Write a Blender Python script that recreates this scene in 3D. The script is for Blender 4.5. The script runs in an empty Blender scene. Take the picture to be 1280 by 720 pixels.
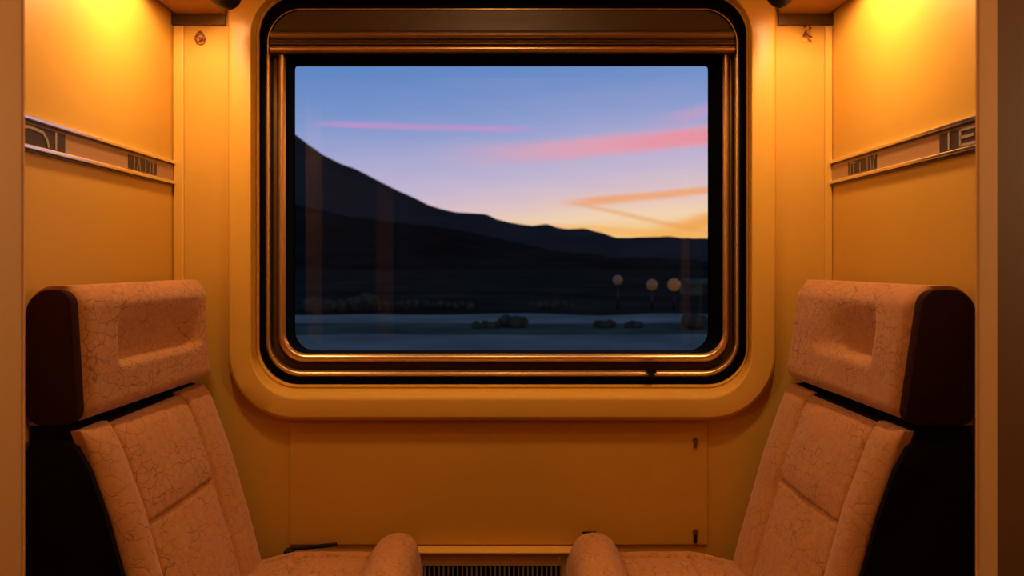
import bpy, math, random
from mathutils import Vector, noise
random.seed(7)
sc = bpy.context.scene
COL = sc.collection
F = 940.0; CX = 628.0; CY = 330.0; EYE = 1.27      # focal length (px), axis and eye height
YW = 2.17                                          # back wall distance from the lens
def X(px, Y): return (px-CX)*Y/F
def Z(py, Y): return EYE-(py-CY)*Y/F
def sm(a, b, t):
    t = max(0.0, min(1.0, (t-a)/(b-a))); return t*t*(3-2*t)

# ------------------------------------------------------------------ materials
def new_mat(name):
    m = bpy.data.materials.new(name); m.use_nodes = True
    nt = m.node_tree; b = nt.nodes['Principled BSDF']; return m, nt, b
def noise_bump(nt, b, scale, strength, dist=0.002, detail=3, stretch=None):
    tc = nt.nodes.new('ShaderNodeTexCoord'); n = nt.nodes.new('ShaderNodeTexNoise')
    n.inputs['Scale'].default_value = scale; n.inputs['Detail'].default_value = detail
    src = tc.outputs['Object']
    if stretch:
        mp = nt.nodes.new('ShaderNodeMapping'); mp.inputs['Scale'].default_value = stretch
        nt.links.new(src, mp.inputs[0]); src = mp.outputs[0]
    nt.links.new(src, n.inputs['Vector'])
    bp = nt.nodes.new('ShaderNodeBump'); bp.inputs['Strength'].default_value = strength; bp.inputs['Distance'].default_value = dist
    nt.links.new(n.outputs['Fac'], bp.inputs['Height']); nt.links.new(bp.outputs[0], b.inputs['Normal'])
    return n
def plain(name, col, rough=0.6, metal=0.0, bump=None, var=0.0, spec=0.5):
    m, nt, b = new_mat(name)
    b.inputs['Roughness'].default_value = rough; b.inputs['Metallic'].default_value = metal
    b.inputs['Base Color'].default_value = (*col, 1); b.inputs['Specular IOR Level'].default_value = spec
    sc_, st = bump or (120, 0.08)
    n = noise_bump(nt, b, sc_, st)
    if var:
        mx = nt.nodes.new('ShaderNodeMix'); mx.data_type = 'RGBA'
        mx.inputs['A'].default_value = (*[c*(1-var) for c in col], 1); mx.inputs['B'].default_value = (*[min(1, c*(1+var)) for c in col], 1)
        nt.links.new(n.outputs['Fac'], mx.inputs['Factor']); nt.links.new(mx.outputs['Result'], b.inputs['Base Color'])
    return m
def emit(name, col, s):
    m, nt, b = new_mat(name)
    b.inputs['Base Color'].default_value = (*[c*0.08 for c in col], 1)
    b.inputs['Emission Color'].default_value = (*col, 1); b.inputs['Emission Strength'].default_value = s
    return m
M = {}
M['wall'] = plain('cream_laminate', (.60, .33, .048), .48, bump=(60, .03), spec=.35)
M['surround'] = plain('cream_moulding', (.64, .36, .055), .36, bump=(40, .02), spec=.5)
M['jamb'] = plain('beige_jamb_paint', (.74, .40, .14), .55, bump=(50, .03))
M['doorbrown'] = plain('dark_brown_door', (.15, .062, .010), .55)
M['ceiling'] = plain('ceiling_panel', (.75, .52, .25), .6)
M['shelfm'] = plain('tan_housing', (.32, .15, .035), .5)
M['floor'] = plain('brown_carpet', (.10, .055, .03), .95, bump=(400, .5), var=.3)
M['gasket'] = plain('black_rubber', (.003, .003, .003), .8, spec=.02)
M['bronze'] = plain('bronze_frame', (.72, .50, .24), .32, .9, bump=(30, .05))
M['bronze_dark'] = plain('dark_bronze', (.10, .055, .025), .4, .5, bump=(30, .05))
M['rib'] = plain('brown_rib', (.22, .13, .06), .38, .5, bump=(30, .04))
M['header'] = plain('brown_header', (.045, .026, .012), .5, .2, bump=(30, .04))
M['black'] = plain('black_plastic', (.006, .006, .007), .45, spec=.3)
M['chrome'] = plain('brushed_aluminium', (.92, .92, .94), .20, 1.0, bump=(200, .01))
M['railplate'] = plain('tan_rail_plate', (.36, .185, .075), .5, .0)
M['label'] = plain('dark_label', (.035, .016, .010), .5)
M['stroke_dim'] = plain('dull_lettering', (.20, .12, .07), .5)
M['stroke'] = plain('pale_lettering', (.34, .25, .17), .5)
M['sidefab'] = plain('dark_maroon_side', (.030, .009, .006), .9, bump=(150, .4), spec=.1)
M['shell'] = plain('black_seat_shell', (.007, .004, .003), .8, spec=.08)
M['hook'] = plain('worn_brass_hook', (.20, .07, .025), .4, .6)
M['grille'] = plain('grey_metal_fins', (.30, .27, .22), .5, .4)
M['heater'] = plain('heater_cover', (.55, .33, .12), .45)

def fabric(name, base, line, scale=38, amt=.8):
    m, nt, b = new_mat(name)
    N = nt.nodes.new; L = nt.links.new
    tc = N('ShaderNodeTexCoord')
    n = N('ShaderNodeTexNoise'); n.inputs['Scale'].default_value = 14; n.inputs['Detail'].default_value = 3
    L(tc.outputs['Object'], n.inputs['Vector'])
    mp = N('ShaderNodeVectorMath'); mp.operation = 'MULTIPLY_ADD'; mp.inputs[1].default_value = (.045,)*3
    L(n.outputs['Color'], mp.inputs[0]); L(tc.outputs['Object'], mp.inputs[2])
    ms = N('ShaderNodeMapping'); ms.inputs['Scale'].default_value = (1, .8, 1.15); L(mp.outputs[0], ms.inputs[0])
    v = N('ShaderNodeTexVoronoi'); v.feature = 'DISTANCE_TO_EDGE'; v.inputs['Scale'].default_value = scale
    L(ms.outputs[0], v.inputs['Vector'])
    r = N('ShaderNodeMapRange'); r.interpolation_type = 'SMOOTHSTEP'
    r.inputs['From Min'].default_value = 0.0; r.inputs['From Max'].default_value = .055
    r.inputs['To Min'].default_value = 1; r.inputs['To Max'].default_value = 0
    L(v.outputs['Distance'], r.inputs['Value'])
    n2 = N('ShaderNodeTexNoise'); n2.inputs['Scale'].default_value = 9; n2.inputs['Detail'].default_value = 2
    L(tc.outputs['Object'], n2.inputs['Vector'])
    r2 = N('ShaderNodeMapRange'); r2.inputs['From Min'].default_value = .28; r2.inputs['From Max'].default_value = .58
    L(n2.outputs['Fac'], r2.inputs['Value'])
    mu = N('ShaderNodeMath'); mu.operation = 'MULTIPLY'; L(r.outputs[0], mu.inputs[0]); L(r2.outputs[0], mu.inputs[1])
    mu2 = N('ShaderNodeMath'); mu2.operation = 'MULTIPLY'; mu2.inputs[1].default_value = amt; L(mu.outputs[0], mu2.inputs[0])
    mx = N('ShaderNodeMix'); mx.data_type = 'RGBA'
    mx.inputs['A'].default_value = (*base, 1); mx.inputs['B'].default_value = (*line, 1)
    L(mu2.outputs[0], mx.inputs['Factor'])
    # woven mottling
    n3 = N('ShaderNodeTexNoise'); n3.inputs['Scale'].default_value = 55; n3.inputs['Detail'].default_value = 4
    L(tc.outputs['Object'], n3.inputs['Vector'])
    r3 = N('ShaderNodeMapRange'); r3.inputs['To Min'].default_value = .78; r3.inputs['To Max'].default_value = 1.22
    L(n3.outputs['Fac'], r3.inputs['Value'])
    mm = N('ShaderNodeVectorMath'); mm.operation = 'SCALE'
    L(mx.outputs['Result'], mm.inputs[0]); L(r3.outputs[0], mm.inputs['Scale'])
    L(mm.outputs[0], b.inputs['Base Color'])
    h = N('ShaderNodeMath'); h.operation = 'SUBTRACT'; L(n3.outputs['Fac'], h.inputs[0])
    L(mu.outputs[0], h.inputs[1])
    bp = N('ShaderNodeBump'); bp.inputs['Strength'].default_value = .35; bp.inputs['Distance'].default_value = .0025
    L(h.outputs[0], bp.inputs['Height']); L(bp.outputs[0], b.inputs['Normal'])
    b.inputs['Roughness'].default_value = .95; b.inputs['Specular IOR Level'].default_value = .1
    b.inputs['Sheen Weight'].default_value = .25; b.inputs['Sheen Roughness'].default_value = .5
    return m
M['fabric'] = fabric('patterned_fabric', (.46, .196, .062), (.20, .073, .025))
M['fabric_plain'] = fabric('plain_side_fabric', (.46, .20, .065), (.28, .11, .038), 30, .5)

def glass():
    m, nt, b = new_mat('window_glass')
    nt.nodes.remove(b)
    N = nt.nodes.new; L = nt.links.new
    out = nt.nodes['Material Output']
    fr = N('ShaderNodeFresnel'); fr.inputs['IOR'].default_value = 1.38
    mu = N('ShaderNodeMath'); mu.operation = 'MULTIPLY'; mu.inputs[1].default_value = 1.0
    L(fr.outputs[0], mu.inputs[0])
    t = N('ShaderNodeBsdfTransparent'); t.inputs[0].default_value = (.97, .98, .98, 1)
    g = N('ShaderNodeBsdfGlossy'); g.inputs['Roughness'].default_value = .02
    mx = N('ShaderNodeMixShader'); L(mu.outputs[0], mx.inputs[0]); L(t.outputs[0], mx.inputs[1]); L(g.outputs[0], mx.inputs[2])
    L(mx.outputs[0], out.inputs['Surface'])
    return m
M['glass'] = glass()

# ------------------------------------------------------------------ mesh helpers
ORG = {}
def geo(verts=None, faces=None): return [list(verts or []), list(faces or [])]
def join(a, b):
    n = len(a[0]); a[0] += b[0]; a[1] += [tuple(i+n for i in f) for f in b[1]]; return a
def gbox(x0, x1, y0, y1, z0, z1):
    if x0 > x1: x0, x1 = x1, x0
    v = [(x0,y0,z0),(x1,y0,z0),(x1,y1,z0),(x0,y1,z0),(x0,y0,z1),(x1,y0,z1),(x1,y1,z1),(x0,y1,z1)]
    f = [(0,3,2,1),(4,5,6,7),(0,1,5,4),(1,2,6,5),(2,3,7,6),(3,0,4,7)]
    return geo(v, f)
def loft(rings, closed=True, cap0=True, cap1=True):
    n = len(rings[0]); v = [p for r in rings for p in r]; f = []
    for k in range(len(rings)-1):
        for i in range(n if closed else n-1):
            j = (i+1) % n
            f.append((k*n+i, k*n+j, (k+1)*n+j, (k+1)*n+i))
    if closed and cap0: f.append(tuple(range(n))[::-1])
    if closed and cap1: f.append(tuple((len(rings)-1)*n+i for i in range(n)))
    return geo(v, f)
def tube(pts, rad, n=10):
    rings = []
    P = [Vector(p) for p in pts]
    for i, p in enumerate(P):
        d = (P[min(i+1, len(P)-1)]-P[max(i-1, 0)]).normalized()
        up = Vector((0, 0, 1)) if abs(d.z) < .9 else Vector((1, 0, 0))
        a = d.cross(up).normalized(); b = d.cross(a)
        r = rad[i] if isinstance(rad, (list, tuple)) else rad
        rings.append([tuple(p+a*r*math.cos(t)+b*r*math.sin(t)) for t in [2*math.pi*k/n for k in range(n)]])
    return loft(rings)
def rrect(l, r, t, b, rad, Y, n=12, rt=None):
    """rounded rectangle read off the photo at depth Y -> ring of points"""
    x0, x1, z1, z0 = X(l, Y), X(r, Y), Z(t, Y), Z(b, Y); rb = rad*Y/F; rt = rb if rt is None else rt*Y/F
    out = []
    for cx, cz, a0, R in ((x1-rb, z0+rb, -90, rb), (x1-rt, z1-rt, 0, rt), (x0+rt, z1-rt, 90, rt), (x0+rb, z0+rb, 180, rb)):
        for k in range(n+1):
            a = math.radians(a0+90*k/n); out.append((cx+R*math.cos(a), Y, cz+R*math.sin(a)))
    return out
def grid(P, nu, nv):
    v = [P(i/(nu-1), j/(nv-1)) for j in range(nv) for i in range(nu)]
    f = [(j*nu+i, j*nu+i+1, (j+1)*nu+i+1, (j+1)*nu+i) for j in range(nv-1) for i in range(nu-1)]
    return geo(v, f)
def empty(name, loc):
    o = bpy.data.objects.new(name, None); COL.objects.link(o); o.location = loc
    o.empty_display_size = .1; ORG[o] = Vector(loc); return o
def ob(name, g, mat, parent=None, smooth=False, bevel=0, autosm=None):
    vs = [Vector(v) for v in g[0]]
    lo = Vector([min(v[i] for v in vs) for i in range(3)]); hi = Vector([max(v[i] for v in vs) for i in range(3)])
    org = Vector(((lo.x+hi.x)/2, (lo.y+hi.y)/2, lo.z))
    me = bpy.data.meshes.new(name); me.from_pydata([tuple(v-org) for v in vs], [], g[1])
    import bmesh
    bm = bmesh.new(); bm.from_mesh(me); bmesh.ops.recalc_face_normals(bm, faces=bm.faces); bm.to_mesh(me); bm.free()
    me.materials.append(M[mat] if isinstance(mat, str) else mat)
    if smooth:
        for p in me.polygons: p.use_smooth = True
        if autosm:
            me.set_sharp_from_angle(angle=math.radians(autosm))
    o = bpy.data.objects.new(name, me); COL.objects.link(o); ORG[o] = org
    if parent is not None:
        o.parent = parent; o.location = org-ORG[parent]
    else: o.location = org
    if bevel:
        b = o.modifiers.new('bevel', 'BEVEL'); b.width = bevel; b.segments = 3; b.limit_method = 'ANGLE'
    return o
def tag(o, label=None, cat=None, group=None, kind=None):
    if label: o['label'] = label
    if cat: o['category'] = cat
    if group: o['group'] = group
    if kind: o['kind'] = kind
    return o
def struct(o, label, cat):
    return tag(o, label, cat, kind='structure')

# ------------------------------------------------------------------ room shell
ZC = 2.42; YB = -0.55
struct(ob('floor', gbox(-2.4, 2.4, YB, YW+.02, -.06, 0), 'floor'), 'brown carpeted compartment and corridor floor', 'floor')
struct(ob('ceiling', gbox(-2.4, 2.4, YB, YW+.02, ZC, ZC+.06), 'ceiling'), 'plain tan ceiling panel above the compartment', 'ceiling')
hole = dict(l=300, r=955, t=-62, b=512)
r_in = rrect(300, 955, -62, 512, 68, YW); r_in2 = rrect(300, 955, -62, 512, 68, YW+.05)
e = .004; hw = .99
def rect_ring(Y):
    out = []; n = 12
    for cx, cz, a0 in ((hw-e, e, -90), (hw-e, ZC-e, 0), (-hw+e, ZC-e, 90), (-hw+e, e, 180)):
        for k in range(n+1):
            a = math.radians(a0+90*k/n); out.append((cx+e*math.cos(a), Y, cz+e*math.sin(a)))
    return out
struct(ob('wall_back', loft([rect_ring(YW+.05), rect_ring(YW), r_in, r_in2], True, False, False), 'wall'),
       'cream laminate window wall between the two seats', 'wall')
for s, nm in ((-1, 'left'), (1, 'right')):
    struct(ob('wall_'+nm, gbox(s*.95, s*.99, 1.30, YW, 0, ZC), 'wall'), 'cream laminate side wall behind the %s seat' % nm, 'wall')
    struct(ob('wall_corridor_end_'+nm, gbox(s*2.06, s*2.10, YB, 1.265, 0, ZC), 'doorbrown'), 'end of the corridor beyond the %s jamb' % nm, 'wall')
    struct(ob('wall_corridor_'+nm, gbox(s*.992, s*2.10, 1.27, 1.31, 0, ZC), 'doorbrown'), 'corridor wall outside the %s side of the doorway' % nm, 'wall')
struct(ob('wall_front', gbox(-2.4, 2.4, YB-.04, YB, 0, ZC), 'doorbrown'), 'dark corridor wall opposite the compartment', 'wall')
# doorway posts
def post(name, x0, x1, y0, y1, mat, bev, label):
    return struct(ob(name, gbox(x0, x1, y0, y1, 0, ZC), mat, bevel=bev), label, 'door frame')
def jamb_post(name, s, xi, xo, label):
    sec = [(xi+.003, 1.268), (xo, 1.268), (xo, 1.304), (xi+.05 if xo > .9 else xo-.002, 1.304), (xi+.004, 1.278), (xi, 1.274), (xi, 1.270)]
    return struct(ob(name, loft([[(s*a, b, z) for a, b in sec] for z in (0, ZC)]), 'jamb'), label, 'door frame')
jamb_post('trim_1', -1, .809, .99, 'flat beige doorway post cutting off the left edge of the view')
jamb_post('trim_2', 1, .8015, .8345, 'slim beige doorway post in front of the right seat')
struct(ob('trim_5', gbox(-.799, .799, 1.268, 1.305, 1.98, ZC), 'jamb'), 'beige lintel over the doorway', 'door frame')
struct(ob('trim_6', gbox(-.87, -.75, YB, YB+.02, 0, 2.1), 'jamb', bevel=.004), 'beige post on the corridor wall opposite', 'trim')
d = struct(ob('door_1', gbox(.8355, .990, 1.283, 1.299, .01, 2.2), 'doorbrown', bevel=.003), 'dark brown sliding door slid open at the right edge', 'door')
# bright corner strips
for k, (a, b) in enumerate(((217, 229.5), (1031.5, 1040.5))):
    struct(ob('trim_%d' % (k+3), gbox(X(a, YW-.008) , X(b, YW-.008), YW-.010, YW, 0, Z(33, YW)), 'surround', bevel=.003),
           'narrow cream corner strip where the window wall meets the %s wall' % ('left', 'right')[k], 'trim')

# ------------------------------------------------------------------ window
win = struct(empty('window_1', (0, YW, Z(525, YW))), 'wide train window with cream surround, bronze frame and dusk view', 'window')
Yf = YW-.027
rings = [rrect(285, 970, -75, 525, 82, YW), rrect(285, 970, -75, 525, 82, YW-.018),
         rrect(285.8, 969, -74, 523.5, 81, Yf+.003), rrect(288, 967, -72, 521, 79, Yf),
         rrect(311.5, 942, -17, 500.5, 60, Yf), rrect(313, 940.5, -15, 499, 58.5, Yf+.001), rrect(314, 939.5, -14, 496.5, 57, Yf+.004),
         rrect(317, 937.5, -10, 488, 54, Yf+.03), rrect(319.5, 936, -8, 485.7, 52, Yf+.045),
         rrect(321, 935, -7, 483.5, 51, Yf+.043), rrect(323.5, 933.5, -5, 481.5, 50, Yf+.05), rrect(325, 933, -4, 480, 49, Yf+.07)]
ob('window_surround', loft(rings, True, False, False), 'surround', win, smooth=True, autosm=24)
Y0 = Yf+.052
g = loft([rrect(324, 933.5, -5, 481, 50, Y0+.012), rrect(329, 928, 0, 475, 47, Y0+.010), rrect(333.5, 923, 7, 470.5, 44, Y0+.016), rrect(334, 922, 8, 469, 44, Y0+.06)], True, False, False)
ob('rubber_gasket', g, 'gasket', win, smooth=True)
def ridge(l0, l1, r0, r1, t0, t1, b0, b1, rad, Ya, h, n=7):
    R = []
    for i in range(n+1):
        u = i/n; R.append(rrect(l0+(l1-l0)*u, r0+(r1-r0)*u, t0+(t1-t0)*u, b0+(b1-b0)*u, rad-6*u, Ya-h*math.sin(math.pi*u)))
    return loft(R, True, False, False)
ob('outer_frame', ridge(331.5, 338.5, 924.5, 918, 8.5, 14, 471.5, 463, 45, Y0+.016, .012), 'bronze', win, smooth=True)
ob('frame_channel', loft([rrect(338, 918.5, 14, 463.5, 39, Y0+.016), rrect(340, 917, 15, 462, 38, Y0+.03), rrect(346, 912.5, 20, 454.5, 35, Y0+.03), rrect(348.5, 910.5, 22, 452, 33, Y0+.016)], True, False, False),
   'bronze_dark', win, smooth=True, autosm=40)
ob('inner_frame', ridge(348, 357, 911, 903.5, 22, 28, 452.5, 442, 33, Y0+.018, .011), 'bronze', win, smooth=True)
YG = 2.325
ob('deep_gasket', loft([rrect(356.5, 904, 28, 442.5, 28, Y0+.017), rrect(358.5, 902.5, 40, 440.8, 26, Y0+.03), rrect(368, 886, 81, 438.5, 25, YG-.006, rt=8),
                        rrect(369, 884.7, 81.5, 438, 25, YG-.006, rt=6), rrect(369, 884.7, 81.5, 438, 25, YG+.012, rt=6), rrect(300, 955, -60, 520, 30, YG+.012)], True, False, False),
   'gasket', win, smooth=True, autosm=40)
ob('glass_pane', loft([rrect(366, 888, 78, 441, 25, YG, rt=8)], True, True, False), 'glass', win)
# header (blind cassette) across the top of the opening
def header():
    YH = Y0-.003
    zb = Z(67, YH); zt = Z(12.5, YH); xl = X(336.5, YH); xr = X(919.5, YH); R = 42*YH/F
    def top(x):
        dd = min(x-xl, xr-x)
        return zt if dd >= R else zt-R+math.sqrt(max(0, R*R-(R-dd)**2))
    # stripe relief: py -> height towards the room (m)
    prof = [(67.5, -.10), (67, -.004), (66, .001), (63.5, .007), (60.5, .008), (58.2, .003), (57.4, -.003), (56.2, -.003), (55.6, .002), (54.6, .002), (54, -.002),
            (53, -.002), (52.4, .001), (51, .001), (50.2, -.003), (48, -.001), (45, .003), (41, .004), (38.6, .001), (37.5, -.003), (30, -.005), (24, -.005), (18, -.005), (11, -.005)]
    xs = sorted(set([xl+(xr-xl)*i/80 for i in range(81)]+[xl+R*(1-math.cos(math.pi/2*i/16)) for i in range(17)]+[xr-R*(1-math.cos(math.pi/2*i/16)) for i in range(17)]))
    v = []; f = []
    for x in xs:
        tp = top(x)
        for (p, h) in prof:
            z = Z(p, YH); y = YH-h
            if z > tp: z = tp
            v.append((x, y, z))
    n = len(prof)
    for i in range(len(xs)-1):
        for j in range(n-1):
            f.append((i*n+j, (i+1)*n+j, (i+1)*n+j+1, i*n+j+1))
    hd = ob('blind_cassette', geo(v, f), 'header', win, smooth=True, autosm=35)
    def half_round(p0, p1, dep, ins):
        za, zb_ = Z(p0, YH), Z(p1, YH); zc, hz = (za+zb_)/2, abs(za-zb_)/2
        return loft([[(x_, YH+.004-(dep+.004)*max(0, math.cos(a)), zc+hz*math.sin(a)) for a in [-math.pi/2+math.pi*k/12 for k in range(13)]] for x_ in (xl+ins, xr-ins)])
    ob('pull_bar', half_round(66, 58.2, .014, .006), 'bronze', hd, smooth=True, autosm=60)
    ob('cassette_rib', half_round(56, 54, .006, .008), 'rib', hd, smooth=True, autosm=60)
    ob('cassette_rib', half_round(52.6, 51, .006, .008), 'rib', hd, smooth=True, autosm=60)
    ob('cassette_rib', half_round(49, 39.5, .010, .006), 'rib', hd, smooth=True, autosm=60)
    ob('cassette_backing', gbox(xl-.01, xr+.01, YH+.008, YG-.008, zb+.0005, zt+.02), 'gasket', hd)
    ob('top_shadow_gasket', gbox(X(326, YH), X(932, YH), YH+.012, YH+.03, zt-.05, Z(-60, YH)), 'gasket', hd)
    ob('glazing_bar', gbox(X(356, YH), X(904, YH), YH+.003, YG-.007, zb-.0045, zb+.0005), 'gasket', hd)
header()
ob('frame_catch', join(tube([(X(814.5, Y0-.01), Y0-.016, Z(470, Y0)), (X(814.5, Y0), Y0+.012, Z(468, Y0))], .009, 12), gbox(X(809, Y0), X(820, Y0), Y0-.006, Y0+.01, Z(466, Y0), Z(460, Y0))), 'black', win, smooth=True, autosm=40)

# ------------------------------------------------------------------ lower wall panel + latches
ap = ob('access_panel', gbox(X(363, YW), X(884, YW), YW-.0035, YW-.0004, Z(680.5, YW), Z(528, YW)), 'wall', bevel=.0015)
tag(ap, 'flat cream access panel below the window, between the seats', 'panel')
for k, py in enumerate((553, 667)):
    x = X(869, YW)
    g = loft([[(x+.009*math.cos(t)*(1-.25*q), YW-.003-.006*q, Z(py-3, YW)+.009*math.sin(t)*(1-.25*q)) for t in [2*math.pi*i/16 for i in range(16)]] for q in (0, 1)])
    la = ob('latch', g, 'hook', ap, smooth=True, autosm=40)
    ob('latch_tab', gbox(x-.005, x+.003, YW-.0085, YW-.003, Z(py+(6 if k == 0 else 11), YW), Z(py-3, YW)), 'black' if k else 'hook', la, bevel=.001)
ob('screw', tube([(X(365, YW), YW-.006, Z(684, YW)), (X(365, YW), YW, Z(684, YW))], .005, 12), 'hook', ap)

# ------------------------------------------------------------------ heater cover under the window
he = tag(empty('heater', (X(615, 2.13), 2.14, 0)), 'heater cover with cream ledge and dark vertical grille between the seats', 'heater')
ha, hb = X(515, 2.13), X(720, 2.13)
Zl = Z(682, YW)
ob('ledge', gbox(ha, hb, 2.122, YW-.003, Zl-.009, Zl), 'surround', he, bevel=.003)
ob('cover', join(join(gbox(ha, hb, 2.129, 2.15, Z(707, 2.129), Zl-.009), gbox(ha, X(529, 2.129), 2.129, 2.15, .08, Z(707, 2.129))),
                 join(gbox(X(702, 2.129), hb, 2.129, 2.15, .08, Z(707, 2.129)), gbox(ha, hb, 2.129, 2.15, 0, .08))), 'heater', he)
gr = geo(); n = 29
for i in range(n+1):
    px = 531+i*(701-531)/n; x = X(px, 2.129)
    join(gr, gbox(x-.0022, x+.0022, 2.130, 2.148, .08, Z(707, 2.129)))
ob('grille', gr, 'grille', he)
ob('grille_backing', gbox(ha, hb, 2.151, 2.16, .0, Zl-.012), 'black', he)
ob('bracket', gbox(X(698, 2.125), X(700.5, 2.125), 2.124, 2.129, Z(706, 2.125), Z(694, 2.125)), 'railplate', he)

# ------------------------------------------------------------------ seats
def seat(s, x_front, x_back, sh, label):
    """s: -1 left, +1 right ; profile distances are measured from the room axis"""
    root = tag(empty('train_seat', (s*.6, 1.80, 0)), label, 'seat', None)
    YN, YFa = 1.50, 2.105
    tilt = .016 if s < 0 else .040
    def rnd(a): a = max(0, min(1, a)); return math.sqrt(max(0, 1-(1-a)**2))
    def pad(Fx, Bx, y0, y1, z0, z1, ry, rz0, rz1, k0, ny, nz, name, mat):
        # front grid facing the room axis + flat back, edges rounded
        def warp(u, m=2.2): # denser samples near the edges
            return .5-.5*math.copysign(abs(math.cos(math.pi*u))**(1/1.35), math.cos(math.pi*u))
        V = []; Fc = []
        for j in range(nz):
            for i in range(ny):
                u, v = warp(i/(ny-1)), warp(j/(nz-1))
                y = y0+(y1-y0)*u; z = z0+(z1-z0)*v
                k = rnd((y-y0)/(ry if not isinstance(ry, tuple) else ry[0]))*rnd((y1-y)/(ry if not isinstance(ry, tuple) else ry[1]))*rnd((z-z0)/rz0)*rnd((z1-z)/rz1)
                k = k0+(1-k0)*k
                bx = Bx(z); fx = Fx(y, z)
                V.append((s*(bx+(fx-bx)*k), y, z))
        nF = len(V)
        for j in range(nz-1):
            for i in range(ny-1):
                a = j*ny+i; Fc.append((a, a+1, a+ny+1, a+ny))
        rim = [i for i in range(ny)]+[j*ny+ny-1 for j in range(1, nz)]+[(nz-1)*ny+i for i in range(ny-2, -1, -1)]+[j*ny for j in range(nz-2, 0, -1)]
        for q in rim:
            _, y, z = V[q]; V.append((s*Bx(z), y, z))
        m = len(rim)
        for q in range(m):
            r2 = (q+1) % m; Fc.append((rim[q], rim[r2], nF+r2, nF+q))
        Fc.append(tuple(nF+q for q in range(m)))
        return ob(name, geo(V, Fc), mat, root, smooth=True, autosm=60)
    # headrest
    def hf(y, z):
        x = x_front+tilt*(z-.95)/.27-(.034*(y-1.5)/.6 if s < 0 else .012*(y-1.5)/.6)                      # leans slightly inwards at the bottom
        dn = sm(1.632, 1.662, y)*(1-(sm(1.95, 2.06, y) if s < 0 else sm(1.70, 2.0, y)))          # dished middle
        dz = sm(1.045, 1.072, z)*(1-sm(1.07, 1.19, z))
        x += .030*dn*dz
        x += .006*sm(.12, .0, abs(z-1.10))*0 + .0025*noise.noise(Vector((y*9, z*9, s*3.0)))
        return x
    hr = pad(hf, lambda z: x_back-.05*(1-rnd((1.2262-z)/.05)), YN, YFa, .948, 1.226, .05, .035, .045, .55, 110, 64, 'headrest', 'fabric')
    def sideplate(name, pts, y0, y1, mat):
        c = (sum(p[0] for p in pts)/len(pts), sum(p[1] for p in pts)/len(pts))
        R = [[(s*p[0], y1, p[1]) for p in pts], [(s*p[0], y0+.003, p[1]) for p in pts], [(s*(c[0]+(p[0]-c[0])*.97), y0, c[1]+(p[1]-c[1])*.97) for p in pts]]
        return ob(name, loft(R), mat, root, smooth=True, autosm=50)
    def rp(x0, x1, z0, z1, r, n=8, rt=.03):  # rounded rect outline (x0 room side, x1 wall side)
        out = []
        for cx, cz, a0, r in ((x1-r, z0+r, -90, r), (x1-rt, z1-rt, 0, rt), (x0+r, z1-r, 90, r), (x0+r, z0+r, 180, r)):
            for k in range(n+1):
                a = math.radians(a0+90*k/n); out.append((cx+r*math.cos(a), cz+r*math.sin(a)))
        return out
    pl = rp(x_front+.006, x_back+.001, .950, 1.219, .030, rt=.048)
    pl = [(x+tilt*(z-.95)/.27*(1 if x < (x_front+x_back)/2 else 0), z) for x, z in pl]
    sideplate('headrest_side', pl, 1.488, 1.512, 'sidefab')
    # backrest: profile of the front surface
    xs = x_front-(.83 if s < 0 else .825)
    PR = [(.40, .665), (.47, .683), (.53, .700), (.65, .735), (.76, .765), (.86, .80), (.935, .826)]
    def prof(z):
        if z <= PR[0][0]: return PR[0][1]+xs
        for (a, xa), (b, xb) in zip(PR, PR[1:]):
            if z <= b:
                t = (z-a)/(b-a); return xa+(xb-xa)*t+xs
        return PR[-1][1]+xs
    def roundz(z0, z1, y0, y1, puff):
        def f(y, z):
            u = (y-y0)/(y1-y0); v = (z-z0)/(z1-z0)
            return prof(z)-(.014*(y-1.5)/.6 if s < 0 else 0)-puff*math.sin(math.pi*max(0, min(1, u)))**.7*math.sin(math.pi*max(0, min(1, v)))**.5+.0025*noise.noise(Vector((y*11, z*11, s*7.0)))
        return f
    bk = lambda z: prof(z)+.032
    pad(roundz(.40, .93, YN, 1.603, .016), bk, YN, 1.603, .36, .936, (.035, .016), .03, .04, .6, 30, 80, 'side_bolster', 'fabric_plain')
    pad(roundz(.40, .93, 1.955, YFa, .012), bk, 1.948, YFa, .36, .936, (.016, .05), .03, .04, .5, 34, 80, 'side_bolster', 'fabric_plain')
    pad(roundz(.71, .93, 1.60, 1.95, .010), bk, 1.600, 1.951, .713, .929, .018, .014, .05, .45, 60, 46, 'upper_back_pad', 'fabric')
    pad(roundz(.40, .71, 1.60, 1.95, .010), bk, 1.600, 1.951, .38, .717, .018, .02, .013, .45, 60, 60, 'lower_back_pad', 'fabric')
    bp_ = [(prof(z)+.014, z) for z in (.33, .40, .47, .53, .59, .65, .71, .76, .81, .86)]+[(prof(.915)+.02, .905), (prof(.925)+.035, .918)]
    sideplate('backrest_side', bp_+[(x_back-.01, .918), (x_back, .90), (x_back, .33)], 1.488, 1.52, 'shell')
    # black shell behind
    def outline(grow):
        o = [(x_back, .10)]
        o += [(x_back, .955)]
        zz = [.935, .86, .76, .65, .53, .47, .40, .34]
        o += [(prof(z)+.022+grow, z) for z in zz]
        o += [(.62+xs, .30), (.62+xs, .10)]
        return o
    g = loft([[(s*a, y, b) for a, b in outline(0)] for y in (1.505, 2.10)])
    ob('back_shell', g, 'shell', root)
    # seat cushion
    xo = .70+xs; xi = .372+xs*.95+(.0 if s < 0 else 0)
    xb0 = .375 if s < 0 else .330; xb1 = .222 if s < 0 else .174      # front bolster, outer/inner
    YC = 2.118
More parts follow.
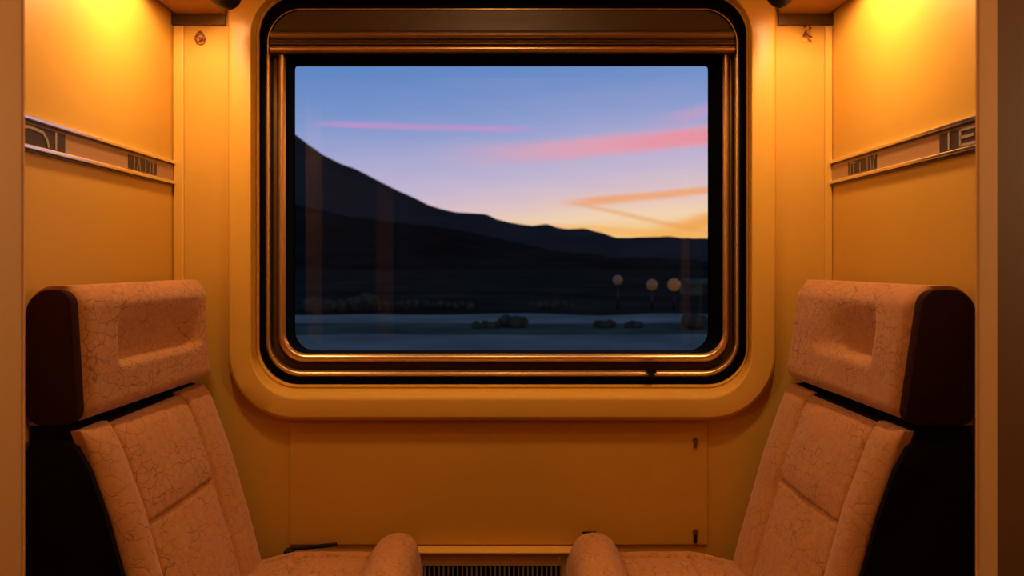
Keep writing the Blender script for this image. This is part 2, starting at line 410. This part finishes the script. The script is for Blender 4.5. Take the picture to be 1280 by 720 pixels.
    def top(x, y):
        u = (xo-x)/(xo-xb0)
        z = .448+.026*sm(0, .45, u)+.002*math.sin(u*3)
        z -= .055*(1-rnd((YC-y)/.05))
        z -= .02*(1-rnd((xo+.03-x)/.05))
        # stitched seams
        z -= .010*math.exp(-((y-2.045)/.008)**2)*(1 if u > .18 else 0)
        z -= .010*math.exp(-((x-(xo-.15))/.008)**2)*(1-sm(2.035, 2.05, y))
        return z+.003*noise.noise(Vector((x*10, y*10, 3.3)))
    nu, nv = 110, 170; V = []; Fc = []
    xa, xb = xo+.03, xb0-.02
    for j in range(nv):
        y = 1.47+(YC-1.47)*(1-(1-j/(nv-1))**1.6)
        for i in range(nu):
            x = xa+(xb-xa)*i/(nu-1); V.append((s*x, y, top(x, y)))
    for j in range(nv-1):
        for i in range(nu-1):
            a = j*nu+i; Fc.append((a, a+1, a+nu+1, a+nu))
    rim = [i for i in range(nu)]+[j*nu+nu-1 for j in range(1, nv)]+[(nv-1)*nu+i for i in range(nu-2, -1, -1)]+[j*nu for j in range(nv-2, 0, -1)]
    b0 = len(V)
    for q in rim: V.append((V[q][0], V[q][1], .30))
    m = len(rim)
    for q in range(m): Fc.append((rim[q], rim[(q+1) % m], b0+(q+1) % m, b0+q))
    Fc.append(tuple(b0+q for q in range(m)))
    ob('seat_cushion', geo(V, Fc), 'fabric', root, smooth=True, autosm=60)
    # raised front bolster, rounded ends
    R = []; xc = (xb0+xb1)/2; hwid = abs(xb0-xb1)/2; ysts = [2.112, 2.110, 2.104, 2.094, 2.08, 2.06, 2.03]+[2.03-.04*i for i in range(1, 13)]+[1.53, 1.512, 1.50, 1.496]
    for y in ysts:
        k = rnd((2.114-y)/.07+.002)*rnd((y-1.494)/.05+.002)
        ring = []
        for q in range(28):
            a = 2*math.pi*q/28; c, sn = math.cos(a), math.sin(a)
            px_ = math.copysign(abs(c)**.75, c)*hwid*(.45+.55*k); pz = math.copysign(abs(sn)**.75, sn)
            zc = .385; zh = .146 if pz > 0 else .12
            top_h = zh*(.72+.28*k) if pz > 0 else zh
            x = xc+px_; z = zc+pz*top_h
            x += .012*sn*(1 if sn > 0 else 0)*(-1 if s < 0 else -.2)     # leans towards the aisle
            nn = noise.noise(Vector((x*8, y*8, z*8)))*.005
            ring.append((s*(x+nn), y, z+nn))
        R.append(ring)
    ob('front_bolster', loft(R), 'fabric', root, smooth=True)
    g = gbox(s*(xo+.02), s*(xb1+.03), 1.50, 2.10, .02, .30)
    ob('seat_base', g, 'shell', root, bevel=.01)
    if s < 0:
        p0 = (X(362, 2.135), 2.135, Z(686.5, 2.135)); p1 = (X(421, 2.135), 2.135, Z(680.5, 2.135))
        ob('hinge_arm', tube([p0, p1], .006, 8), 'black', root)
        ob('hinge_arm', gbox(p0[0]-.01, p0[0]+.012, 2.11, 2.14, .40, p0[2]+.002), 'black', root)
    else:
        ob('hinge_arm', tube([(X(728, 2.125), 2.125, Z(666, 2.125)), (X(745, 2.125), 2.125, Z(666, 2.125))], .004, 8), 'black', root)
    return root
seat(-1, .833, .944, 0, 'brown patterned fabric train seat left of the window, facing right')
seat(1, .788, .938, 0, 'brown patterned fabric train seat right of the window, facing left')

# ------------------------------------------------------------------ side rails with labels
def rail(s, label):
    ya, yb = 1.31, YW-.001
    z0, z1 = 1.495, 1.567
    w = .95
    root = tag(empty('wall_rail', (s*(w-.004), (ya+yb)/2, z0)), label, 'rail')
    pl = ob('rail_plate', gbox(s*(w-.004), s*w, ya, yb, z0+.012, z1-.012), 'railplate', root)
    def lip(za, zb, up):
        # rounded lip profile extruded along Y
        pts = []
        pts = [(w, za), (w-.010, za+.0012), (w-.0112, za+.003), (w-.0112, zb-.003), (w-.010, zb-.0012), (w, zb)]
        return loft([[(s*p[0], y, p[1]) for p in pts] for y in (ya, yb)])
    ob('upper_lip', lip(z1-.011, z1, 1), 'chrome', root)
    ob('lower_lip', lip(z0+.003, z0+.014, 0), 'chrome', root)
    ob('upper_groove', gbox(s*(w-.005), s*w, ya, yb, z1-.0145, z1-.011), 'bronze_dark', root)
    ob('lower_groove', gbox(s*(w-.007), s*w, ya, yb, z0-.001, z0+.003), 'bronze_dark', root)
    ob('end_cap', gbox(s*(w-.012), s*w, yb-.006, yb, z0+.002, z1-.002), 'bronze_dark', root)
    xl = w-.0055; xs_ = w-.0068
    # strokes given as (y0,z0,y1,z1) quads of a given thickness
    def strokes(L, t=.0055, th=.003):
        g = geo()
        for (a, b, c, d_) in L:
            dv = Vector((c-a, d_-b)); n_ = Vector((-dv.y, dv.x)).normalized()*(t/2)
            q = [(a+n_.x, b+n_.y), (c+n_.x, d_+n_.y), (c-n_.x, d_-n_.y), (a-n_.x, b-n_.y)]
            R = [[(s*xx, p[0], p[1]) for p in q] for xx in (xl, xs_)]
            join(g, loft(R))
        return g
    zm0, zm1 = z0+.017, z1-.019
    # far label
    lb = ob('label_strip', gbox(s*xl, s*(w-.004), 1.90, 2.055, zm0+.001, zm1-.001), 'label', root)
    if s < 0:
        L = [(1.928, zm0, 1.928, zm1), (1.945, zm0, 1.953, zm1), (1.96, zm0, 1.953, zm1), (1.99, zm0, 1.99, zm1), (2.003, zm1-.004, 2.045, zm1-.004), (2.015, zm0, 2.015, zm1), (2.032, zm0, 2.032, zm1)]
    else:
        L = [(1.925, zm0, 1.930, zm1), (1.945, zm0, 1.945, zm1), (1.915, zm0, 1.905, zm1), (1.985, zm0, 1.985, zm1-.008), (2.01, zm1-.006, 2.045, zm1-.006), (2.02, zm0, 2.02, zm1), (2.04, zm0, 2.04, zm1)]
    for q in L: ob('letter', strokes([q], .0045), 'stroke_dim', lb)
    lb = ob('label_strip', gbox(s*xl, s*(w-.004), 1.33, 1.625, zm0-.003, zm1+.002), 'label', root)
    L = [(1.590, zm0, 1.590, zm1)]
    if s < 0:
        L += [(1.565, zm0, 1.560, zm0+.014), (1.560, zm0+.014, 1.545, zm1-.008), (1.545, zm1-.008, 1.50, zm1-.004), (1.50, zm1-.004, 1.47, zm1-.010), (1.45, zm0, 1.45, zm1), (1.42, zm0, 1.42, zm1)]
    else:
        L += [(1.55, zm0, 1.55, zm1), (1.55, zm1-.002, 1.50, zm1-.002), (1.55, (zm0+zm1)/2, 1.505, (zm0+zm1)/2), (1.55, zm0+.002, 1.50, zm0+.002), (1.45, zm0, 1.45, zm1), (1.42, zm0, 1.42, zm1)]
    for q in L: ob('letter', strokes([q], .006), 'stroke', lb)
rail(-1, 'chrome edged rail with dark labels on the wall above the left seat')
rail(1, 'chrome edged rail with dark labels on the wall above the right seat')

# ------------------------------------------------------------------ corner housings, lamps, hooks
def housing(s, pxin, label):
    yb = YW; zb = Z(19, YW); xin = abs(X(pxin, YW)); xout = .95
    root_pts = []
    # section in YZ (rounded front lower edge), extruded in X
    sec = [(yb, zb+.22), (yb-.30, zb+.22), (yb-.30, zb+.05)]
    for k in range(9):
        a = math.pi/2*k/8; sec.append((yb-.26-.04*math.cos(a), zb+.045-.04*math.sin(a)))
    sec += [(yb-.05, zb+.001), (yb, zb)]
    g = loft([[(s*x, p[0], p[1]) for p in sec] for x in (xin, xout-.012)])
    h = ob('corner_housing', g, 'shelfm', smooth=True, autosm=40)
    tag(h, label, 'housing')
    ob('mounting_rail', gbox(s*(xin+.001), s*xout, yb-.012, yb, Z(32, YW), zb-.0005), 'bronze_dark', h)  # dark strip standing in for the shadow on the wall under the housing
    return h
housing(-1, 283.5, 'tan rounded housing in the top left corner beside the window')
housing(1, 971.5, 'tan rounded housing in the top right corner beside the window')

def knob_lamp(s, pxa, pxb, pyb, tip, label):
    Y = 1.93
    xa, xb = X(pxa, Y), X(pxb, Y); cx = (xa+xb)/2; R = abs(xb-xa)/2+.004; zb = Z(pyb, Y)
    root = tag(empty('reading_lamp', (cx, Y, zb+.10)), label, 'lamp')
    tipx = X(tip, Y)
    rings = []
    for t in [0.02, .10, .22, .36, .52, .7, .88, 1.0]:
        r = R*math.sin(math.pi/2*min(1, t*1.25)**.75) if t < .8 else R*(1-.15*(t-.8)/.2)
        x = tipx+(cx-tipx)*min(1, t*1.2); z = zb+t*.062
        rings.append([(x+r*math.cos(a), Y+r*math.sin(a), z) for a in [2*math.pi*k/28 for k in range(28)]])
    hd = ob('lamp_head', loft(rings), 'black', root, smooth=True, autosm=60)
    ob('lamp_neck', tube([(cx, Y, zb+.05), (cx, Y, zb+.2), (cx, Y, ZC)], .012, 12), 'black', root, smooth=True)
knob_lamp(-1, 256, 298, 13, 285, 'black rounded lamp head hanging beside the upper left window corner')
knob_lamp(1, 960, 996, 11, 975, 'black rounded lamp head hanging beside the upper right window corner')

def ring_tube(pts, r, n=8):
    P = pts+[pts[0]]; return tube(P, r, n)
hk = tag(empty('coat_hook', (X(252, YW), YW-.01, Z(56, YW))), 'small teardrop coat hook on the narrow wall left of the window', 'hook')
c = (X(252, YW), Z(49, YW))
pts = []
for k in range(24):
    a = 2*math.pi*k/24; rr = .0135
    x = c[0]+rr*math.sin(a)*(1-.35*max(0, math.cos(a))); z = c[1]+rr*math.cos(a)*(1.35 if math.cos(a) > 0 else .9)
    pts.append((x, YW-.012, z))
ob('hook_loop', ring_tube(pts, .0026), 'hook', hk, smooth=True)
ob('hook_plate', tube([(c[0], YW-.012, c[1]-.001), (c[0], YW, c[1]-.001)], [.0045, .006], 16), 'hook', hk, smooth=True, autosm=40)
hk = tag(empty('coat_hook', (X(1006, YW), YW-.01, Z(52, YW))), 'small bent coat hook on the narrow wall right of the window', 'hook')
def P(px, py, dy=.012): return (X(px, YW), YW-dy, Z(py, YW))
ob('hook_prong', tube([P(1003, 36), P(1007, 33, .018), P(1010, 38, .02), P(1005, 41, .014), P(1003, 46, .01)], .0034, 8), 'hook', hk, smooth=True)
ob('hook_prong', tube([P(1004, 42), P(1007, 46, .018), P(1011, 50, .022)], .0036, 8), 'hook', hk, smooth=True)
ob('hook_plate', join(gbox(X(1002.5, YW), X(1009, YW), YW-.003, YW, Z(53, YW), Z(34, YW)), tube([P(1005, 41, .014), P(1005, 41, 0)], .004, 8)), 'surround', hk)

# ------------------------------------------------------------------ lamps that light the compartment
LC = (1, .59, .28)
M['lens'] = emit('warm_lens', (1, .62, .28), 6)
def wall_lamp(s, label):
    x, y, z = s*.775, 1.80, 2.035
    root = tag(empty('berth_light', (x, y, z)), label, 'lamp')
    R = [[(x+r*math.cos(a), y+r*math.sin(a), zz) for a in [2*math.pi*k/24 for k in range(24)]] for r, zz in ((.045, z), (.047, z+.03), (.035, z+.07), (.012, z+.085))]
    ob('lamp_housing', loft(R, True, False, True), 'bronze_dark', root, smooth=True, autosm=50)
    R = [[(x+r*math.cos(a), y+r*math.sin(a), zz) for a in [2*math.pi*k/24 for k in range(24)]] for r, zz in ((.038, z+.012), (.001, z+.009))]
    ob('lens', loft(R), 'lens', root, smooth=True)
    ob('lamp_arm', tube([(x, y, z+.06), (s*.95, y, z+.06)], .012, 10), 'bronze_dark', root, smooth=True)
    L = bpy.data.lights.new('berth_bulb', 'SPOT'); L.energy = LE; L.color = LC; L.spot_size = math.radians(172); L.spot_blend = .35
    L.shadow_soft_size = .035
    lo = bpy.data.objects.new('berth_bulb', L); COL.objects.link(lo); lo.parent = root; lo.location = (0, 0, -.004)
    lo.rotation_euler = (0, -s*math.radians(30), 0)
LE = 21.5
wall_lamp(-1, 'small warm berth light high on the wall above the left seat')
wall_lamp(1, 'small warm berth light high on the wall above the right seat')
# compartment ceiling light
cl = tag(empty('ceiling_light', (0, 1.46, ZC)), 'round warm ceiling light in the middle of the compartment', 'lamp')
R = [[(r*math.cos(a), 1.46+r*math.sin(a), zz) for a in [2*math.pi*k/32 for k in range(32)]] for r, zz in ((.10, ZC), (.10, ZC-.02), (.08, ZC-.03))]
ob('diffuser', loft(R), emit('warm_diffuser', (1, .64, .3), 4.0), cl, smooth=True, autosm=40)
A = bpy.data.lights.new('ceiling_bulb', 'AREA'); A.shape = 'DISK'; A.size = .16; A.energy = 3.6; A.color = (1, .62, .28)
ao = bpy.data.objects.new('ceiling_bulb', A); COL.objects.link(ao); ao.parent = cl; ao.location = (0, 0, -.035)
# unseen corridor lights added on either side to brighten the door jambs
def jamb_light(sd, label):
    x, y, z = sd*1.93, .60, 1.66
    root = tag(empty('wall_sconce', (x, y, z)), label, 'lamp')
    R = [[(sd*2.06-sd*q, y+r*math.cos(a), z+r*math.sin(a)) for a in [2*math.pi*k/24 for k in range(24)]] for r, q in ((.06, 0), (.06, .015), (.03, .03), (.025, .05))]
    ob('sconce_mount', loft(R), 'bronze_dark', root, smooth=True, autosm=40)
    R = [[(x+sd*.055-sd*q, y+r*math.cos(a), z+r*math.sin(a)) for a in [2*math.pi*k/24 for k in range(24)]] for r, q in ((.03, 0), (.045, .015), (.045, .03), (.02, .042))]
    ob('sconce_globe', loft(R), 'lens', root, smooth=True)
    L_ = bpy.data.lights.new('sconce_bulb', 'POINT'); L_.energy = CE; L_.color = (1, .62, .30); L_.shadow_soft_size = .04
    lo = bpy.data.objects.new('sconce_bulb', L_); COL.objects.link(lo); lo.parent = root; lo.location = (-sd*.04, 0, 0)
CE = 28
jamb_light(-1, 'warm wall sconce at the left end of the corridor outside the doorway')
jamb_light(1, 'warm wall sconce at the right end of the corridor outside the doorway')

# ------------------------------------------------------------------ outside
GZ = -1.2
def terrain_mat(name, a, b, scale, rough=.95):
    m, nt, bs = new_mat(name); N = nt.nodes.new; L = nt.links.new
    tc = N('ShaderNodeTexCoord'); n = N('ShaderNodeTexNoise'); n.inputs['Scale'].default_value = scale; n.inputs['Detail'].default_value = 6
    L(tc.outputs['Object'], n.inputs['Vector'])
    mx = N('ShaderNodeMix'); mx.data_type = 'RGBA'; mx.inputs['A'].default_value = (*a, 1); mx.inputs['B'].default_value = (*b, 1)
    r = N('ShaderNodeMapRange'); r.inputs['From Min'].default_value = .35; r.inputs['From Max'].default_value = .65
    L(n.outputs['Fac'], r.inputs['Value']); L(r.outputs[0], mx.inputs['Factor']); L(mx.outputs['Result'], bs.inputs['Base Color'])
    bs.inputs['Roughness'].default_value = rough; bs.inputs['Specular IOR Level'].default_value = 0
    return m
M['mount'] = terrain_mat('mountain_slope', (.034, .038, .030), (.048, .052, .042), .004)
M['foot'] = terrain_mat('wooded_foothill', (.009, .013, .009), (.020, .024, .017), .02)
M['field'] = terrain_mat('dark_field', (.012, .018, .012), (.030, .038, .024), .12)
M['road'] = terrain_mat('worn_asphalt', (.15, .18, .12), (.27, .29, .20), .25)
M['verge'] = terrain_mat('weedy_verge', (.04, .065, .042), (.10, .13, .08), .35)
M['bush'] = terrain_mat('scrub_leaves', (.03, .045, .03), (.055, .065, .045), 3)
def interp(P, a):
    if a <= P[0][0]: return P[0][1]
    for (x0, y0), (x1, y1) in zip(P, P[1:]):
        if a <= x1: return y0+(y1-y0)*(a-x0)/(x1-x0)
    return P[-1][1]
sky = [(-400, 60), (-150, 10), (100, 25), (250, 80), (320, 122), (369, 165), (390, 181), (405, 192), (428, 204), (445, 210), (460, 218), (480, 229), (500, 239), (520, 248), (535, 256), (548, 260), (570, 265), (590, 266), (608, 267),
       (620, 273), (635, 277), (665, 282), (674, 281), (684, 280), (694, 284), (704, 287), (722, 288), (735, 293), (760, 296.5), (800, 298), (884, 301.5), (1000, 300), (1200, 290), (1600, 296)]
def ridge_terrain(name, crest, Yc, Yn, Yfar, xw, nx, ny, namp, mat, label, cat, fs):
    V = []; Fc = []
    for j in range(ny):
        y = Yn+(Yfar-Yn)*j/(ny-1)
        for i in range(nx):
            x = -xw+2*xw*i/(nx-1)
            px = x/Yc*F+CX
            H = EYE+(CY-interp(crest, px))*Yc/F-GZ
            t = (y-Yn)/(Yc-Yn) if y <= Yc else 1-(y-Yc)/(Yfar-Yc)*.9
            t = max(0, t)
            nz = noise.fractal(Vector((x*fs, y*fs, 1.7)), 1.0, 2.0, 5)
            edge = sm(0, .15, t)*(1-.93*sm(.80, 1, t))
            V.append((x, y, GZ-.5+.5*sm(0, .05, t)+H*t+nz*namp*edge+nz*namp*.06*sm(.8, 1, t)))
    for j in range(ny-1):
        for i in range(nx-1):
            a = j*nx+i; Fc.append((a, a+1, a+nx+1, a+nx))
    o = ob(name, geo(V, Fc), mat, smooth=True); tag(o, label, cat, kind='structure'); return o
ridge_terrain('mountain', sky, 1800, 760, 2600, 2000, 400, 60, 22, 'mount', 'dark blue mountain ridge falling from left to right against the dusk sky', 'mountain', .004)
fh = [(-300, 225), (200, 235), (369, 254), (400, 261), (440, 271), (500, 278), (560, 284), (620, 297), (660, 306), (700, 315), (750, 322), (800, 327), (884, 331), (1300, 331)]
ridge_terrain('foothill', fh, 600, 330, 760, 650, 320, 40, 5, 'foot', 'nearly black wooded foothill in front of the mountain', 'hill', .02)
struct(ob('ground', gbox(-900, 900, 2.6, 2700, GZ-.3, GZ), 'field'), 'dark flat field running from the railway to the foothill', 'ground')
def strip(name, y0, y1, zt, mat, label, cat, wob):
    V = []; n = 260; Fc = []
    for i in range(n):
        x = -70+140*i/(n-1)
        for j, y in enumerate((y0, y1)):
            V.append((x, y+wob*noise.noise(Vector((x*.35, j*7.1, y0))), GZ+zt))
            
    for i in range(n-1):
        a = i*2; Fc.append((a, a+1, a+3, a+2))
    b0 = len(V)
    V += [(v[0], v[1], GZ-.02) for v in V[:]]
    for i in range(n-1):
        a = i*2; Fc += [(a, a+2, b0+a+2, b0+a), (a+1, b0+a+1, b0+a+3, a+3)]
    o = ob(name, geo(V, Fc), mat); tag(o, label, cat, kind='structure')
strip('gravel_track', 12.0, 26.3, .03, 'road', 'pale gravel strip nearest the train', 'ground', .5)
strip('verge', 26.0, 30.6, .06, 'verge', 'dark weedy verge between the gravel strip and the road', 'ground', .7)
strip('road', 30.4, 36.0, .05, 'road', 'grey road running parallel to the railway', 'road', 1.1)
# shrubs
def bush(px, py, Y, w, h, label, i):
    x0 = X(px, Y); g = geo(); rnd_ = random.Random(i*13+5)
    n = 7
    for q in range(n):
        cx = x0+(q/(n-1)-.5)*w*.8; cz = GZ+h*(.35+.3*rnd_.random()); cy = Y+rnd_.uniform(-.3, .3); r = h*.42*(.7+.5*rnd_.random())
        R = []
        for a in range(1, 9):
            th = math.pi*a/9
            R.append([(cx+r*math.sin(th)*math.cos(b)*(1+.35*noise.noise(Vector((a*1.3, b*2, q+i)))), cy+r*math.sin(th)*math.sin(b), cz+r*math.cos(th)*(1+.25*noise.noise(Vector((b*3, a*1.1, q*2+i))))) for b in [2*math.pi*k/12 for k in range(12)]])
        join(g, loft(R))
    # stems to the ground
    for q in range(3): join(g, tube([(x0+(q-1)*w*.2, Y, GZ-.05), (x0+(q-1)*w*.22, Y, GZ+h*.4)], .03, 6))
    o = ob('shrub', g, 'bush'); tag(o, label, 'shrub', 'shrubs along the road outside the window')
bushes = [(405, 0, 38, 1.9, .75, 'low dusky shrub at the lower left corner of the window view'),
          (452, 0, 39, 1.5, .95, 'dusky shrub second from the left edge of the window view'),
          (497, 0, 40, 2.4, .6, 'wide low shrub beyond the road, third from the left'),
          (606, 0, 28.3, .8, .35, 'tiny clump in the verge near the middle of the window view'),
          (638, 0, 28.5, 1.2, .5, 'rounded clump in the verge just right of the window centre'),
          (560, 0, 41, 3.0, .5, 'long low shrub beyond the road left of the window centre'),
          (690, 0, 41, 2.6, .5, 'long low shrub beyond the road right of the window centre'),
          (757, 0, 28.3, .7, .4, 'small dark clump in the verge below the leftmost globe lamp'),
          (793, 0, 28.3, .6, .35, 'small dark clump in the verge below the middle globe lamp'),
          (868, 0, 28.0, .7, .6, 'small dark clump near the lower right corner of the window view')]
for i, b in enumerate(bushes): bush(*b, i)
# globe lamps
for i, (px, py, r, st, lb) in enumerate(((772, 350, .26, .03, 'faint pale globe lamp on a post, leftmost of three outside'), (815, 356, .30, .045, 'amber globe lamp on a post, middle of three outside'), (842.5, 356, .34, .075, 'brightest orange globe lamp on a post, nearest the right window edge'))):
    Y = 40.0; x = X(px, Y); z = Z(py, Y)
    root = tag(empty('globe_lamp', (x, Y, GZ)), lb, 'street lamp', 'globe lamps outside the window')
    R = [[(x+r*math.sin(t)*math.cos(a), Y+r*math.sin(t)*math.sin(a), z+r*math.cos(t)) for a in [2*math.pi*k/20 for k in range(20)]] for t in [math.pi*(j+.3)/12 for j in range(12)]]
    ob('globe', loft(R), emit('dim_globe_%d' % i, ((1, .62, .36), (1, .48, .2), (1, .42, .12))[i], st), root, smooth=True)
    ob('post', tube([(x, Y, GZ), (x, Y, z-r*.9)], [.07, .04], 10), 'black', root, smooth=True)
    ob('collar', tube([(x, Y, z-r-.03), (x, Y, z-r*.86)], [.07, .10], 12), 'black', root, smooth=True)
# low shed at the right edge
sh = tag(empty('shed', (X(900, 62), 62, GZ)), 'low shed with pale roof beyond the lamps at the right window edge', 'shed')
xa, xb = X(861, 60), X(925, 60); zr = Z(349, 60)
ob('shed_walls', gbox(xa+.15, xb-.15, 60.3, 63.7, GZ, zr-.35), 'verge', sh)
ob('shed_roof', loft([[(xx, 60, zr-.40), (xx, 60, zr-.30), (xx, 62, zr), (xx, 64, zr-.3), (xx, 64, zr-.4)] for xx in (xa, xb)]), 'verge', sh)
ob('shed_door', gbox(xa+1.2, xa+2.2, 60.24, 60.3, GZ, GZ+.9), 'black', sh)

# ------------------------------------------------------------------ sky
w = bpy.data.worlds.new('dusk_sky'); sc.world = w; w.use_nodes = True
nt = w.node_tree; nt.nodes.clear()
N = nt.nodes.new; L = nt.links.new
def inp(node, i, v):
    if isinstance(v, (int, float)): node.inputs[i].default_value = v
    else: L(v, node.inputs[i])
def mth(op, a, b=0.0, c=0.0, clamp=False):
    n = N('ShaderNodeMath'); n.operation = op; n.use_clamp = clamp
    inp(n, 0, a); inp(n, 1, b); inp(n, 2, c); return n.outputs[0]
def sstep(v, a, b, t0=0, t1=1):
    n = N('ShaderNodeMapRange'); n.interpolation_type = 'SMOOTHSTEP'
    inp(n, 'Value', v); inp(n, 'From Min', a); inp(n, 'From Max', b); inp(n, 'To Min', t0); inp(n, 'To Max', t1); return n.outputs[0]
def mix(f, A, B):
    n = N('ShaderNodeMix'); n.data_type = 'RGBA'; inp(n, 'Factor', f)
    for k, v in (('A', A), ('B', B)):
        if isinstance(v, tuple): n.inputs[k].default_value = (*v, 1)
        else: L(v, n.inputs[k])
    return n.outputs['Result']
def lin(r, g, b):
    f = lambda c: (c/255/12.92 if c/255 <= .04045 else ((c/255+.055)/1.055)**2.4)
    return (f(r), f(g), f(b))
tc = N('ShaderNodeTexCoord'); sp = N('ShaderNodeSeparateXYZ'); L(tc.outputs['Generated'], sp.inputs[0])
x, y, z = sp.outputs
hl = mth('SQRT', mth('ADD', mth('MULTIPLY', x, x), mth('MULTIPLY', y, y)))
el = mth('DIVIDE', z, mth('MAXIMUM', hl, .01))
az = mth('ARCTAN2', x, y)
def elp(py, px=628): a = (px-CX)/F; return ((CY-py)/F)/math.sqrt(1+a*a)
def azp(px): return math.atan((px-CX)/F)
# streaky noise
cmb = N('ShaderNodeCombineXYZ'); L(mth('MULTIPLY', az, 6.0), cmb.inputs[0]); L(mth('MULTIPLY', el, 55.0), cmb.inputs[1])
ns = N('ShaderNodeTexNoise'); ns.inputs['Scale'].default_value = 1.0; ns.inputs['Detail'].default_value = 4; L(cmb.outputs[0], ns.inputs['Vector'])
nz = mth('SUBTRACT', ns.outputs['Fac'], .5)
warm = sstep(az, azp(380), azp(884), -.022, .022)      # the west is on the right
e2 = mth('ADD', mth('SUBTRACT', el, warm), mth('MULTIPLY', nz, .02))
cr = N('ShaderNodeValToRGB'); L(mth('DIVIDE', e2, .6, clamp=True), cr.inputs[0])
stops = [(-.03, (250, 178, 82)), (.018, (250, 198, 122)), (.045, (248, 214, 176)), (.072, (230, 198, 196)), (.105, (202, 186, 212)), (.145, (178, 174, 213)), (.185, (146, 160, 210)), (.225, (118, 148, 205)), (.27, (100, 138, 200)), (.40, (78, 112, 178)), (.6, (60, 88, 150))]
R_ = cr.color_ramp
while len(R_.elements) > 1: R_.elements.remove(R_.elements[-1])
for i, (p, c) in enumerate(stops):
    p = max(0, p)/.6
    e_ = R_.elements[0] if i == 0 else R_.elements.new(p)
    e_.position = p; e_.color = (*lin(*c), 1)
col = cr.outputs[0]
def band(px0, py0, px1, py1, half, amt_noise=.5, a0=None, a1=None, fade=.04, soft=.6):
    """cloud streak along a line in direction space; returns mask"""
    a, b = azp(px0), azp(px1); ea, eb = elp(py0, px0), elp(py1, px1)
    k = (eb-ea)/(b-a)
    c = mth('ADD', mth('MULTIPLY', mth('SUBTRACT', az, a), k), ea)
    dd = mth('ABSOLUTE', mth('ADD', mth('SUBTRACT', el, c), mth('MULTIPLY', nz, half*amt_noise)))
    m = sstep(dd, half*soft*.3, half, 1, 0)
    m = mth('MULTIPLY', m, sstep(az, a-fade*.2, a+fade))
    m = mth('MULTIPLY', m, sstep(az, b-fade, b+fade*.3, 1, 0)) if a1 else m
    return m
def tint(col, m, c, s=1.0): return mix(mth('MULTIPLY', m, s), col, lin(*c))
col = tint(col, band(385, 153, 670, 161, .0060, .9, a1=True, fade=.05), (205, 146, 205), .62)
col = tint(col, band(560, 196, 884, 170, .020, .5, fade=.22), (236, 162, 178), .85)
col = tint(col, band(740, 183, 884, 170, .015, .7, fade=.12), (238, 146, 160), .75)
col = tint(col, band(800, 160, 884, 138, .014, .8, fade=.09), (205, 160, 198), .6)
col = tint(col, band(700, 255, 884, 238, .0085, .9, fade=.05), (243, 168, 115), .9)
col = tint(col, band(700, 250, 850, 283, .0050, .8, fade=.05), (238, 168, 118), .6)
col = tint(col, band(800, 295, 884, 276, .018, .9, fade=.08), (245, 165, 72), .85)
col = tint(col, band(620, 278, 884, 296, .008, .9, fade=.12), (250, 180, 90), .6)
below = sstep(el, -.02, 0)
col = mix(below, (.01, .012, .016), col)
bg = N('ShaderNodeBackground'); L(col, bg.inputs[0]); bg.inputs[1].default_value = 1.0
out = N('ShaderNodeOutputWorld'); L(bg.outputs[0], out.inputs[0])

# ------------------------------------------------------------------ camera
cam = bpy.data.cameras.new('camera'); co = bpy.data.objects.new('camera', cam); COL.objects.link(co)
co.location = (0, 0, EYE); co.rotation_euler = (math.pi/2, 0, 0)
cam.sensor_width = 36; cam.lens = F/1280*36; cam.shift_x = (640-CX)/1280; cam.shift_y = -(360-CY)/1280
cam.clip_start = .02; cam.clip_end = 6000
cam.dof.use_dof = True; cam.dof.focus_distance = 2.05; cam.dof.aperture_fstop = 3.6
sc.camera = co
sc.view_settings.view_transform = 'Standard'; sc.view_settings.look = 'None'
sc.view_settings.exposure = 0; sc.view_settings.gamma = 1; sc.view_settings.use_curve_mapping = False
